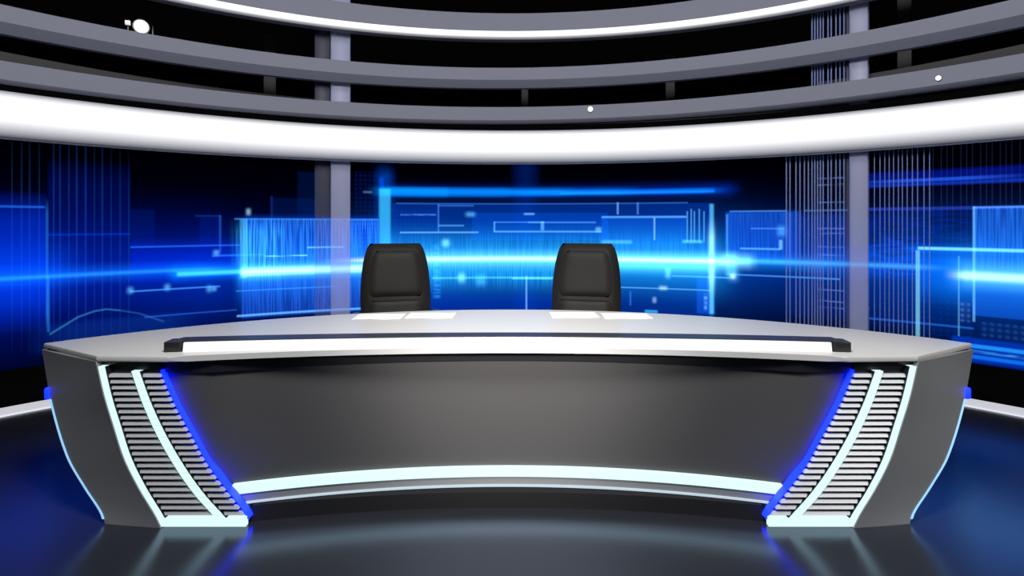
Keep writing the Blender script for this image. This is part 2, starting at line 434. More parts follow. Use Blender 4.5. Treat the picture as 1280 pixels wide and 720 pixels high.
(3.044,0.1063,1.154,0.0057,0.0086,0.0086,0.0612,0.1022,0.5149,2,0),
(3.044,0.1063,1.082,0.0057,0.0086,0.0086,0.0612,0.1022,0.5149,2,0),
(3.044,0.1063,0.7671,0.0057,0.0086,0.0086,0.0612,0.1022,0.5149,2,0),
(3.044,0.1063,0.6669,0.0057,0.0086,0.0086,0.0612,0.1022,0.5149,2,0),
(3.044,0.1063,0.6096,0.0057,0.0086,0.0086,0.0612,0.1022,0.5149,2,0),
(4.105,0.7746,1.748,0.0485,0.0303,0.0303,0,0.006,0.305,0,0),
(4.105,0.7746,1.687,0.0121,0.0182,0.0182,0.0048,0.0319,0.7157,0,0),
(3.799,0.3878,1.721,0.0129,0.3872,0.0129,0.013,0.0802,0.8714,0,0),
(3.87,0.5397,1.487,0.0127,0.0127,0.0127,0.013,0.0319,0.5149,0,0),
(3.681,0.3504,1.321,0.1578,0.0394,0.0394,0,0.0044,0.1559,2,0),
(3.51,0.1795,1.073,0.1519,0.0675,0.0675,0,0.0212,0.402,2,0),
(3.51,0.1683,0.6446,0.1755,0.054,0.054,0,0.0044,0.1022,3,0),
(4.455,0.4243,1.069,0.4209,0.0119,0.0119,0.003,0.0529,0.6105,0,0),
(4.455,0.4243,1.247,0.243,0.0119,0.0119,0.0078,0.0765,0.4748,1,0),
(4.033,0.0073,1.048,0.449,0.0094,0.0094,0.1022,0.3515,0.9131,0,0),
(4.455,0.4243,1.489,0.0074,0.0083,0.0083,0.0612,0.2232,0.8714,0,0),
(4.276,0.6032,1.161,0.0119,0.0119,0.0119,0.1871,0.7326,1.2,0,0),
(3.674,0.0121,0.7366,0.4057,0.0132,0.0132,0.1715,0.6003,1.1,0,0),
(3.934,0.2989,1.151,0.0127,0.1012,0.0443,0,0.0562,0.5815,0,1),
(3.86,0.1709,0.9498,0.1795,0.0256,0.1538,0,0.0551,0.5494,0,0),
(3.94,0.005,0.79,0.3166,0.0076,0.0076,0.0642,0.244,0.6971,0,0),
(3.86,0.1709,0.6069,0.1442,0.0256,0.0256,0,0.007,0.1144,3,0),
(3.977,0.0296,0.6676,0.0755,0.0189,0.0189,0.0319,0.0802,0.402,3,0),
(4.218,0.1485,0.5449,0.0604,0.0181,0.0181,0.007,0.0319,0.2232,3,0),
(3.681,0.3504,0.5447,0.0066,0.0131,0.0131,0.013,0.1022,0.7529,0,0),
(4.388,0.4911,0.376,0.0948,0.0237,0.0237,0,0.0262,0.5776,0,0),
(4.388,0.4911,0.4086,0.0148,0.0148,0.0148,0.013,0.2623,1,0,0),
(4.388,0.4911,0.3256,0.0148,0.0148,0.0148,0.0043,0.1403,0.8604,0,0),
(4.413,0.466,0.3671,0.0089,0.0119,0.0119,0.0452,0.305,0.956,2,0),
(-4.032,0.004,0.5022,0.0087,0.0075,0.0075,0.0175,0.1228,0.3737,0,0),
(-4.024,0.004,0.5074,0.0087,0.0075,0.0075,0.0175,0.1228,0.3737,0,0),
(-4.016,0.004,0.5125,0.0088,0.0075,0.0075,0.0175,0.1228,0.3737,0,0),
(-4.008,0.004,0.5176,0.0088,0.0075,0.0075,0.0175,0.1228,0.3737,0,0),
(-4,0.004,0.5228,0.0088,0.0075,0.0075,0.0175,0.1228,0.3737,0,0),
(-3.992,0.004,0.528,0.0088,0.0075,0.0075,0.0175,0.1228,0.3737,0,0),
(-3.984,0.004,0.5331,0.0088,0.0075,0.0075,0.0175,0.1228,0.3737,0,0),
(-3.976,0.004,0.5383,0.0088,0.0076,0.0076,0.0175,0.1228,0.3737,0,0),
(-3.968,0.004,0.5436,0.0088,0.0076,0.0076,0.0175,0.1228,0.3737,0,0),
(-3.96,0.0041,0.5488,0.0088,0.0076,0.0076,0.0175,0.1228,0.3737,0,0),
(-3.951,0.0041,0.5541,0.0088,0.0076,0.0076,0.0175,0.1228,0.3737,0,0),
(-3.943,0.0041,0.5593,0.0089,0.0076,0.0076,0.0175,0.1228,0.3737,0,0),
(-3.935,0.0041,0.5646,0.0089,0.0076,0.0076,0.0175,0.1228,0.3737,0,0),
(-3.927,0.0041,0.5699,0.0089,0.0076,0.0076,0.0175,0.1228,0.3737,0,0),
(-3.919,0.0041,0.5752,0.0089,0.0076,0.0076,0.0175,0.1228,0.3737,0,0),
(-3.911,0.0041,0.5806,0.0089,0.0076,0.0076,0.0175,0.1228,0.3737,0,0),
(-3.902,0.0041,0.5859,0.0089,0.0076,0.0076,0.0175,0.1228,0.3737,0,0),
(-3.894,0.0041,0.5913,0.0089,0.0077,0.0077,0.0175,0.1228,0.3737,0,0),
(-3.886,0.0041,0.5966,0.0089,0.0077,0.0077,0.0175,0.1228,0.3737,0,0),
(-3.877,0.0042,0.602,0.009,0.0077,0.0077,0.0175,0.1228,0.3737,0,0),
(-3.869,0.0042,0.6075,0.009,0.0077,0.0077,0.0175,0.1228,0.3737,0,0),
(-3.861,0.0042,0.6129,0.009,0.0077,0.0077,0.0175,0.1228,0.3737,0,0),
(-3.852,0.0043,0.617,0.0077,0.0077,0.0077,0.0175,0.1228,0.3737,0,0),
(-3.844,0.0043,0.6197,0.0077,0.0077,0.0077,0.0175,0.1228,0.3737,0,0),
(-3.835,0.0043,0.6225,0.0077,0.0077,0.0077,0.0175,0.1228,0.3737,0,0),
(-3.827,0.0043,0.6253,0.0077,0.0077,0.0077,0.0175,0.1228,0.3737,0,0),
(-3.818,0.0043,0.6281,0.0077,0.0077,0.0077,0.0175,0.1228,0.3737,0,0),
(-3.809,0.0043,0.6309,0.0077,0.0078,0.0078,0.0175,0.1228,0.3737,0,0),
(-3.801,0.0043,0.6337,0.0077,0.0078,0.0078,0.0175,0.1228,0.3737,0,0),
(-3.792,0.0043,0.6365,0.0077,0.0078,0.0078,0.0175,0.1228,0.3737,0,0),
(-3.784,0.0043,0.6393,0.0077,0.0078,0.0078,0.0175,0.1228,0.3737,0,0),
(-3.775,0.0044,0.6422,0.0077,0.0078,0.0078,0.0175,0.1228,0.3737,0,0),
(-3.766,0.0044,0.645,0.0078,0.0078,0.0078,0.0175,0.1228,0.3737,0,0),
(-3.757,0.0044,0.6479,0.0078,0.0078,0.0078,0.0175,0.1228,0.3737,0,0),
(-3.748,0.0044,0.6497,0.0068,0.0078,0.0078,0.0175,0.1228,0.3737,0,0),
(-3.74,0.0044,0.6506,0.0068,0.0078,0.0078,0.0175,0.1228,0.3737,0,0),
(-3.731,0.0044,0.6515,0.0068,0.0079,0.0079,0.0175,0.1228,0.3737,0,0),
(-3.722,0.0044,0.6524,0.0068,0.0079,0.0079,0.0175,0.1228,0.3737,0,0),
(-3.713,0.0044,0.6533,0.0068,0.0079,0.0079,0.0175,0.1228,0.3737,0,0),
(-3.704,0.0044,0.6542,0.0068,0.0079,0.0079,0.0175,0.1228,0.3737,0,0),
(-3.696,0.0045,0.655,0.0068,0.0079,0.0079,0.0175,0.1228,0.3737,0,0),
(-3.687,0.0045,0.656,0.0068,0.0079,0.0079,0.0175,0.1228,0.3737,0,0),
(-3.678,0.0045,0.6569,0.0069,0.0079,0.0079,0.0175,0.1228,0.3737,0,0),
(-3.668,0.0046,0.6563,0.0064,0.0079,0.0079,0.0175,0.1228,0.3737,0,0),
(-3.659,0.0046,0.6544,0.0064,0.0079,0.0079,0.0175,0.1228,0.3737,0,0),
(-3.65,0.0046,0.6525,0.0065,0.0079,0.0079,0.0175,0.1228,0.3737,0,0),
(-3.641,0.0046,0.6505,0.0065,0.008,0.008,0.0175,0.1228,0.3737,0,0),
(-3.632,0.0046,0.6486,0.0065,0.008,0.008,0.0175,0.1228,0.3737,0,0),
(-3.623,0.0046,0.6467,0.0065,0.008,0.008,0.0175,0.1228,0.3737,0,0),
(-3.613,0.0046,0.6447,0.0065,0.008,0.008,0.0175,0.1228,0.3737,0,0),
(-3.604,0.0047,0.6428,0.0065,0.008,0.008,0.0175,0.1228,0.3737,0,0),
(-3.595,0.0047,0.6408,0.0065,0.008,0.008,0.0175,0.1228,0.3737,0,0),
(-3.585,0.0047,0.6388,0.0065,0.008,0.008,0.0175,0.1228,0.3737,0,0),
(-3.576,0.0046,0.6365,0.0069,0.008,0.008,0.0089,0.0625,0.1903,0,0),
(-3.567,0.0046,0.6338,0.0069,0.008,0.008,0.0089,0.0625,0.1903,0,0),
(-3.558,0.0046,0.631,0.0069,0.008,0.008,0.0089,0.0625,0.1903,0,0),
(-3.548,0.0046,0.6283,0.0069,0.0081,0.0081,0.0089,0.0625,0.1903,0,0),
(-3.539,0.0046,0.6256,0.0069,0.0081,0.0081,0.0089,0.0625,0.1903,0,0),
(-3.53,0.0047,0.6228,0.007,0.0081,0.0081,0.0089,0.0625,0.1903,0,0),
(-3.52,0.0047,0.6201,0.007,0.0081,0.0081,0.0089,0.0625,0.1903,0,0),
(-3.511,0.0047,0.6173,0.007,0.0081,0.0081,0.0089,0.0625,0.1903,0,0),
(-3.502,0.0047,0.6146,0.007,0.0081,0.0081,0.0089,0.0625,0.1903,0,0),
(-3.492,0.0047,0.6118,0.007,0.0081,0.0081,0.0089,0.0625,0.1903,0,0),
(-3.483,0.0047,0.609,0.007,0.0081,0.0081,0.0089,0.0625,0.1903,0,0),
(-3.473,0.0047,0.6062,0.007,0.0081,0.0081,0.0089,0.0625,0.1903,0,0),
(-3.464,0.0047,0.6035,0.007,0.0082,0.0082,0.0089,0.0625,0.1903,0,0),
(-3.454,0.0047,0.6007,0.007,0.0082,0.0082,0.0089,0.0625,0.1903,0,0),
(-3.445,0.0048,0.5979,0.007,0.0082,0.0082,0.0089,0.0625,0.1903,0,0),
(-3.436,0.0048,0.5941,0.008,0.0082,0.0082,0.0089,0.0625,0.1903,0,0),
(-3.426,0.0048,0.5893,0.008,0.0082,0.0082,0.0089,0.0625,0.1903,0,0),
(-3.416,0.0048,0.5846,0.0081,0.0082,0.0082,0.0089,0.0625,0.1903,0,0),
(-3.407,0.0048,0.5798,0.0081,0.0082,0.0082,0.0089,0.0625,0.1903,0,0),
(-3.397,0.0048,0.575,0.0081,0.0082,0.0082,0.0089,0.0625,0.1903,0,0),
(-3.388,0.0048,0.5702,0.0081,0.0082,0.0082,0.0089,0.0625,0.1903,0,0),
(-3.378,0.0048,0.5653,0.0081,0.0082,0.0082,0.0089,0.0625,0.1903,0,0),
(-3.368,0.0048,0.5605,0.0081,0.0083,0.0083,0.0089,0.0625,0.1903,0,0),
(-3.358,0.0049,0.5557,0.0081,0.0083,0.0083,0.0089,0.0625,0.1903,0,0),
(-3.349,0.0049,0.5508,0.0081,0.0083,0.0083,0.0089,0.0625,0.1903,0,0),
(-3.339,0.0049,0.546,0.0081,0.0083,0.0083,0.0089,0.0625,0.1903,0,0),
(-3.329,0.0049,0.5411,0.0081,0.0083,0.0083,0.0089,0.0625,0.1903,0,0),
(-3.32,0.0049,0.5362,0.0082,0.0083,0.0083,0.0089,0.0625,0.1903,0,0),
(-3.31,0.0049,0.5313,0.0082,0.0083,0.0083,0.0089,0.0625,0.1903,0,0),
(-3.3,0.0049,0.5264,0.0082,0.0083,0.0083,0.0089,0.0625,0.1903,0,0),
(-3.29,0.0049,0.5215,0.0082,0.0083,0.0083,0.0089,0.0625,0.1903,0,0),
(-3.28,0.0049,0.5166,0.0082,0.0084,0.0084,0.0089,0.0625,0.1903,0,0),
(-3.27,0.005,0.5117,0.0082,0.0084,0.0084,0.0089,0.0625,0.1903,0,0),
(-3.58,0.4659,0.4675,0.1066,0.2664,0.0533,0.0015,0.013,0.1559,0,0)
]
LR = 4.95                     # radius of the video wall

def led_material(name, ua, ub):
    m = D.materials.new(name)
    m.use_nodes = True
    nt = m.node_tree
    nt.nodes.clear()
    N, L = nt.nodes.new, nt.links.new
    def val(x, inp):
        if isinstance(x, (int, float)):
            inp.default_value = x
        else:
            L(x, inp)
    def mth(op, a, b=None, c=None, clamp=False):
        n = N('ShaderNodeMath')
        n.operation = op
        n.use_clamp = clamp
        val(a, n.inputs[0])
        if b is not None: val(b, n.inputs[1])
        if c is not None: val(c, n.inputs[2])
        return n.outputs[0]
    uvn = N('ShaderNodeUVMap')
    uvn.uv_map = 'screen'
    sp = N('ShaderNodeSeparateXYZ')
    L(uvn.outputs[0], sp.inputs[0])
    u, v = sp.outputs[0], sp.outputs[1]
    tex = {}
    def noise(su, sv, lo, hi):
        c = N('ShaderNodeCombineXYZ')
        L(mth('MULTIPLY', u, su), c.inputs[0])
        L(mth('MULTIPLY', v, sv), c.inputs[1])
        n = N('ShaderNodeTexNoise')
        n.noise_dimensions = '2D'
        n.inputs['Scale'].default_value = 1.0
        n.inputs['Detail'].default_value = 1.0
        L(c.outputs[0], n.inputs['Vector'])
        return mth('MULTIPLY_ADD', n.outputs[0], 1.0 / (hi - lo), -lo / (hi - lo), clamp=True)
    rows = [e for e in LED if e[0] + e[1] + e[4] > ua and e[0] - e[1] - e[4] < ub]
    used = {e[9] for e in rows}
    if 1 in used:
        tex[1] = noise(75.0, 2.2, 0.36, 0.64)
    if 2 in used:
        tex[2] = noise(7.0, 42.0, 0.34, 0.64)
    if 3 in used:
        tex[3] = mth('MULTIPLY', mth('MULTIPLY_ADD', mth('SINE', mth('MULTIPLY', u, 140.0)), 0.5, 0.5),
                     mth('MULTIPLY_ADD', mth('SINE', mth('MULTIPLY', v, 140.0)), 0.5, 0.5))
    R = G = 0.0
    B = 0.001
    for (uc, uh, vc, vh, su, sv, r, g, b, tx, q) in rows:
        k = 1.0 if q else 0.5
        du = mth('ABSOLUTE', mth('SUBTRACT', u, uc))
        mu = mth('MULTIPLY_ADD', du, -1.0 / su, (uh + k * su) / su, clamp=True)
        dv = mth('ABSOLUTE', mth('SUBTRACT', v, vc))
        mv = mth('MULTIPLY_ADD', dv, -1.0 / sv, (vh + k * sv) / sv, clamp=True)
        w = mth('MULTIPLY', mu, mv)
        if q:
            w = mth('MULTIPLY', w, w)
        if tx:
            w = mth('MULTIPLY', w, mth('MULTIPLY_ADD', tex[tx], 1.1, 0.15))
        R = mth("MULTIPLY_ADD", w, r, R)
        G = mth('MULTIPLY_ADD', w, g, G)
        B = mth('MULTIPLY_ADD', w, b, B)
    cc = N('ShaderNodeCombineColor')
    B = mth('MULTIPLY', B, 0.58) if rows else B
    G = mth('MULTIPLY', G, 0.92) if rows else G
    val(R, cc.inputs[0]); val(G, cc.inputs[1]); val(B, cc.inputs[2])
    em = N('ShaderNodeEmission')
    L(cc.outputs[0], em.inputs['Color'])
    out = N('ShaderNodeOutputMaterial')
    L(em.outputs[0], out.inputs['Surface'])
    m.cycles.emission_sampling = 'NONE'
    return m

wall = thing('video_wall', 'wide curved video wall showing glowing blue technology graphics behind the desk', 'video wall', polar(LR, 0, 0))
def attach(o, p):
    o.parent = p
    o.matrix_parent_inverse = p.matrix_basis.inverted()
    return o

SEG, SUB = 26, 8
A0, A1 = math.radians(-100), math.radians(100)
me = D.meshes.new('screen')
verts, faces, uvs, mi = [], [], [], []
V0, V1 = 0.27, 2.16
cols = SEG * SUB
for i in range(cols + 1):
    a = A0 + (A1 - A0) * i / cols
    verts += [polar(LR, a, V0)[:], polar(LR, a, V1)[:]]
for i in range(cols):
    faces.append((2*i, 2*i+1, 2*i+3, 2*i+2))
    ua, ub = LR * (A0 + (A1 - A0) * i / cols), LR * (A0 + (A1 - A0) * (i + 1) / cols)
    uvs += [(ua, V0), (ua, V1), (ub, V1), (ub, V0)]
    mi.append(i // SUB)
me.from_pydata(verts, [], faces)
uvl = me.uv_layers.new(name='screen')
for k, t in enumerate(uvs):
    uvl.data[k].uv = t
for k in range(SEG):
    ua = LR * (A0 + (A1 - A0) * k / SEG)
    ub = LR * (A0 + (A1 - A0) * (k + 1) / SEG)
    me.materials.append(led_material('screen_picture', ua, ub))
for p, k in zip(me.polygons, mi):
    p.material_index = k
scr = D.objects.new('screen', me)
COL.objects.link(scr)
attach(scr, wall)
attach(obj('back_casing', lathe_arc([(LR + 0.004, V0), (LR + 0.12, V0), (LR + 0.12, V1), (LR + 0.004, V1)], A0, A1, cols), M['black']), wall)
attach(obj('plinth', lathe_arc([(LR - 0.03, 0), (LR + 0.12, 0), (LR + 0.12, V0), (LR - 0.03, V0)], A0, A1, cols), M['black']), wall)

# ------------------------------------------------------------------ setting
bm = bmesh.new()
bmesh.ops.create_circle(bm, cap_ends=True, radius=7.0, segments=128)
for v in bm.verts:
    v.co.y += CY
fl = struct(obj('floor', bm, M['floor'], smooth=False))
bm = bmesh.new()
bmesh.ops.create_circle(bm, cap_ends=True, radius=7.0, segments=128)
for v in bm.verts:
    v.co.y += CY
    v.co.z = 5.2
struct(obj('ceiling', bm, M['ceiling'], smooth=False))
struct(obj('wall_back', lathe_arc([(7.0, 0), (7.1, 0), (7.1, 5.2), (7.0, 5.2)], 0, 2 * PI, 128), M['black']))

RA0, RA1 = math.radians(-112), math.radians(112)
# white painted kerb line on the floor in front of the video wall
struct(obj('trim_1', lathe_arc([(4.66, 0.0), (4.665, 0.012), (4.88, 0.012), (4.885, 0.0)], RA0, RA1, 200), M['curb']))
# lower and upper slate grey fascia rings: vertical face, chamfered underside
tilt(struct(obj('trim_2', lathe_arc([(4.66, 2.405), (4.66, 2.535), (4.70, 2.545), (4.78, 2.545), (4.78, 2.37), (4.71, 2.37)], RA0, RA1, 200), M['fascia'])), 0.007)
tilt(struct(obj('trim_3', lathe_arc([(4.64, 2.805), (4.64, 2.925), (4.68, 2.935), (4.78, 2.935), (4.78, 2.74), (4.72, 2.74)], RA0, RA1, 200), M['fascia'])), 0.007)
# dim inner ledge seen through the slot between the two fascia rings
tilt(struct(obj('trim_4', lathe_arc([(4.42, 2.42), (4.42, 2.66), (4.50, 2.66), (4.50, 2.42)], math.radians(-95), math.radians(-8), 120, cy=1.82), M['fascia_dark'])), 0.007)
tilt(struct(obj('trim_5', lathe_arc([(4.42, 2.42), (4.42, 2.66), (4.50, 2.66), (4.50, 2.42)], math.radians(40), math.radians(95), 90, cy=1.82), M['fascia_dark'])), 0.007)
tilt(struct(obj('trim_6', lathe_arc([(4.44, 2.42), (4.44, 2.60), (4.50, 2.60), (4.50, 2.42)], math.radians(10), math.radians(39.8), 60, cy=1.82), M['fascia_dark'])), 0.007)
# black band between fascia and ring light
struct(obj('trim_7', lathe_arc([(4.70, 2.25), (4.70, 2.36), (4.77, 2.36), (4.77, 2.25)], RA0, RA1, 200), M['black']))

# ------------------------------------------------------------------ ring lights
def ring_light(label, prof_diff, prof_house, dmat, hmat, r, z):
    t = thing('ring_light', label, 'ring light', polar(r, 0, z))
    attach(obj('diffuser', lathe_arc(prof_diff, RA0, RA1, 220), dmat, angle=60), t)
    attach(obj('housing', lathe_arc(prof_house, RA0, RA1, 220), hmat), t)
    return t
def bulge(r, lo, hi, depth, n=12):
    pts = []
    for i in range(n + 1):
        s = -1 + 2 * i / n
        pts.append((r - depth * math.sqrt(max(0.0, 1 - s * s * 0.98)), lo + (hi - lo) * i / n))
    return pts + [(r + 0.03, hi), (r + 0.03, lo)]
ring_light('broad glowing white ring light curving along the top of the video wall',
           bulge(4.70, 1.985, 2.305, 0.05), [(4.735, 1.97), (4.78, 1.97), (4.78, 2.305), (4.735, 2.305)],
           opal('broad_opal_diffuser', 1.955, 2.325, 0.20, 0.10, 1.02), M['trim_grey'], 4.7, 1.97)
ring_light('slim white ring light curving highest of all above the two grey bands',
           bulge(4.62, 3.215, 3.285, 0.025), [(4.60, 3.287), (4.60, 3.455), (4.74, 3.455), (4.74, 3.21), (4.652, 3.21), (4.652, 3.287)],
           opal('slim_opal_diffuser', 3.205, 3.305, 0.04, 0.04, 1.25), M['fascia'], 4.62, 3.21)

# ------------------------------------------------------------------ columns, rods, posts
def block_on_arc(a, r, w, d, z0, z1, bevel=0.01):
    bm = bmesh.new()
    p = polar(r, a, (z0 + z1) / 2)
    return box(bm, p, (w, d, z1 - z0), rz=-a, bevel=bevel)

def px_angle(x, r):
    """Angle round the studio centre at which something at radius r stands on the sight line slope x (dx/dy)."""
    a = 1 + x * x
    z = (2 * CY + math.sqrt(4 * CY * CY - 4 * a * (CY * CY - r * r))) / (2 * a)
    return math.atan2(x * z, z - CY)
S = lambda px: (px - 640) / 700.0
CR = 4.875
def column(label, pa, pb, pc, pd, dim_left):
    a = px_angle(S((pa + pb) / 2), CR)
    t = thing('column', label, 'column', polar(CR, a, 0), 0, 'columns in front of the video wall')
    w = 0.98 * abs(px_angle(S(pb), CR) - px_angle(S(pa), CR)) * CR
    attach(obj('shaft', block_on_arc(a, CR, w, 0.11, 0.0, 5.19), M['acrylic']), t)
    a2 = px_angle(S((pc + pd) / 2), CR + 0.02)
    w2 = 0.98 * abs(px_angle(S(pd), CR) - px_angle(S(pc), CR)) * CR
    attach(obj('shaded_side', block_on_arc(a2, CR + 0.025, w2, 0.07, 0.0, 5.19), M['acrylic_shaded']), t)
    return t
column('pale translucent column standing behind and left of the left chair', 413, 438, 393, 413, True)
column('pale translucent column right of the rod screen, behind the right end of the desk', 1062, 1086, 1057, 1062, False)

def rod_screen(label, pxs, tall, rr):
    am = px_angle(S(sum(pxs) / len(pxs)), 4.87)
    t = thing('rod_screen', label, 'rod screen', polar(4.87, am, 0), 0)
    for p in pxs:
        a = px_angle(S(p), 4.87)
        q = polar(4.87, a, 0)
        top = 5.17 if p in tall else 2.28
        bm = bmesh.new()
        tube(bm, [(q.x, q.y, 0.03), (q.x, q.y, top)], rr, 8)
        attach(obj('rod', bm, M['rod']), t)
    a0, a1 = px_angle(S(pxs[0] - 4), 4.87), px_angle(S(pxs[-1] + 2), 4.87)
    attach(obj('floor_rail', lathe_arc([(4.85, 0), (4.89, 0), (4.89, 0.035), (4.85, 0.035)], a0, a1, 12), M['steel']), t)
    return t
tall = [1015, 1018.5, 1022, 1025.5, 1029, 1035, 1039, 1045, 1050, 1055]
rod_screen('screen of close thin lilac rods on the left side of the right column',
           [983, 987.5, 995, 1000, 1005.5, 1010.5] + tall, tall, 0.0062)
rod_screen('screen of sparse thin lilac rods on the right side of the right column',
           [1093, 1100, 1106, 1111.5, 1117, 1123, 1128, 1134, 1140.5, 1147, 1155, 1162], [], 0.0042)

def post(label, px, w, z1):
    a = px_angle(S(px), 5.6)
    t = thing('post', label, 'post', polar(5.6, a, 0), 0, 'dark posts behind the ceiling rings')
    attach(obj('shaft', block_on_arc(a, 5.6, w, 0.08, 0.04, z1, 0.008), M['fascia_dark']), t)
    attach(obj('foot_plate', block_on_arc(a, 5.6, w + 0.12, 0.2, 0.0, 0.04, 0.005), M['steel']), t)
post('dim grey post behind the upper ceiling band, left of the left column', 337, 0.12, 3.35)
post('dim dark post behind the upper ceiling band, at the middle of the room', 656, 0.08, 3.10)
post('dim dark post behind the upper ceiling band, between the two columns right of the middle', 838, 0.10, 3.25)
post('dim grey post behind the upper ceiling band, right of the right column', 1131, 0.11, 3.60)

# ------------------------------------------------------------------ small lamps on the bands
def spotlight(label, px, z, r, rad, length, lens_frac=0.85):
    a = px_angle(S(px), r)
    p = polar(r, a, z)
    t = thing('spotlight', label, 'spotlight', p, -a)
    bm = bmesh.new()
    tube(bm, [(0, length, 0), (0, length * 0.85, 0), (0, 0.0, 0)], [rad * 0.6, rad, rad], 24)
    obj('housing', bm, M['steel'], t)
    bm = bmesh.new()
    tube(bm, [(0, 0.002, 0), (0, -0.006, 0), (0, -0.012, 0)], [rad * lens_frac, rad * lens_frac, rad * lens_frac * 0.6], 24)
    obj('lens', bm, M['lens'], t)
    return t, a
t, a = spotlight('large bright spotlight shining above the upper grey band at far left', 176.5, 2.97, 4.70, 0.060, 0.13)
bm = bmesh.new()
box(bm, (-0.085, 0.05, -0.01), (0.012, 0.03, 0.09), bevel=0.003)
box(bm, (0.085, 0.05, -0.01), (0.012, 0.03, 0.09), bevel=0.003)
box(bm, (0, 0.05, -0.054), (0.182, 0.03, 0.012), bevel=0.003)
obj('yoke', bm, M['steel'], t)
bm = bmesh.new()
tube(bm, [(-0.105, 0.01, 0.012), (-0.075, 0.0, 0.012)], 0.02, 12)
obj('side_lamp', bm, M['curb'], t)
spotlight('tiny round white spotlight on the lower grey band right of centre', 738, 2.498, 4.645, 0.028, 0.03)
spotlight('tiny white spotlight on the lower grey band at far right', 1173, 2.475, 4.645, 0.020, 0.03)

# ------------------------------------------------------------------ news desk
DX = -0.021                   # desk centre line
desk = thing('news_desk', 'wide crescent news desk in silver and graphite with glowing light strips on its ends', 'desk', (DX, 0, 0))
W_OUT = [(0.0, 1.552), (0.06, 1.582), (0.177, 1.653), (0.308, 1.718), (0.462, 1.768), (0.591, 1.807), (0.745, 1.842)]
W_MID = [(0.0, 1.285), (0.043, 1.31), (0.14, 1.396), (0.244, 1.472), (0.397, 1.562), (0.551, 1.633), (0.698, 1.685), (0.745, 1.70)]
W_IN = [(0.0, 1.17), (0.043, 1.174), (0.165, 1.265), (0.269, 1.342), (0.397, 1.413), (0.551, 1.497), (0.702, 1.562), (0.745, 1.58)]
W_BK = [(0.0, 1.825), (0.049, 1.854), (0.146, 1.946), (0.275, 2.055), (0.515, 2.187), (0.745, 2.285)]
Y_F = 2.505
def y_back(h):
    return 2.54 + 0.213 * (h / 0.77)
TOPH = 0.77
HS = [0.745 * i / 40 for i in range(41)]

# table top
def front_arc(n=40):
    R = (1.51 ** 2 + 0.18 ** 2) / (2 * 0.18)
    return [(-1.51 + 3.02 * i / n, 2.67 - R + math.sqrt(R * R - (-1.51 + 3.02 * i / n) ** 2)) for i in range(n + 1)]
def back_arc(n=60):
    R, c = 2.97, 0.89
    a = math.asin(2.297 / R)
    return [(R * math.sin(a - 2 * a * i / n), c + R * math.cos(a - 2 * a * i / n)) for i in range(n + 1)]
outline = [(-1.838, Y_F)] + front_arc() + [(1.838, Y_F)] + back_arc()
bm = bmesh.new()
vs = [bm.verts.new((x, y, TOPH)) for x, y in outline]
f = bm.faces.new(vs)
r = bmesh.ops.extrude_face_region(bm, geom=[f])
for v in r['geom']:
    if isinstance(v, bmesh.types.BMVert):
        v.co.z -= 0.026
es = [e for e in bm.edges if abs(e.verts[0].co.z - e.verts[1].co.z) < 1e-6]
bmesh.ops.bevel(bm, geom=es, offset=0.006, segments=2, profile=0.5, affect='EDGES')
bmesh.ops.triangulate(bm, faces=[f for f in bm.faces if len(f.verts) > 4])
obj('tabletop', bm, M['top'], desk, angle=25)

def arc_strip(cyc, sag, half, z_lo, z_hi, depth, n=48, ins=0.0, front=None):
    """Closed solid band that follows the concave desk front."""
    R = (half * half + sag * sag) / (2 * sag)
    rings = []
    for i in range(n + 1):
        x = -half + 2 * half * i / n
        y = cyc - R + math.sqrt(R * R - x * x)
        if front:
            y = max(y, front)
        rings.append([(x, y, z_lo), (x, y + depth, z_lo), (x, y + depth, z_hi), (x, y + ins, z_hi)])
    return loft(bmesh.new(), rings)
PS = 0.18
obj('front_panel', arc_strip(2.78, 0.315, 1.60, 0.075, 0.69, 0.03, front=2.555), M['panel'], desk)
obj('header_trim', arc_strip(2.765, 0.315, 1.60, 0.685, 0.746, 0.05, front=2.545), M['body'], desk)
# lower glowing ledge
def clip_half(h, cyc, sag=PS * 1.6 * (1.3/1.62) ** 2):
    return interp(W_IN, h) + 0.03
obj('light_strip', arc_strip(2.748, 0.187, 1.262, 0.120, 0.163, 0.05), M['led'], desk)
obj('ledge', arc_strip(2.752, 0.180, 1.238, 0.082, 0.120, 0.06, ins=0.004), M['side'], desk)
obj('ledge_line', arc_strip(2.742, 0.170, 1.215, 0.073, 0.082, 0.05), M['led_soft'], desk)
obj('toe_kick', arc_strip(2.685, 0.125, 1.172, 0.0, 0.068, 0.14, ins=0.012), M['kick'], desk)

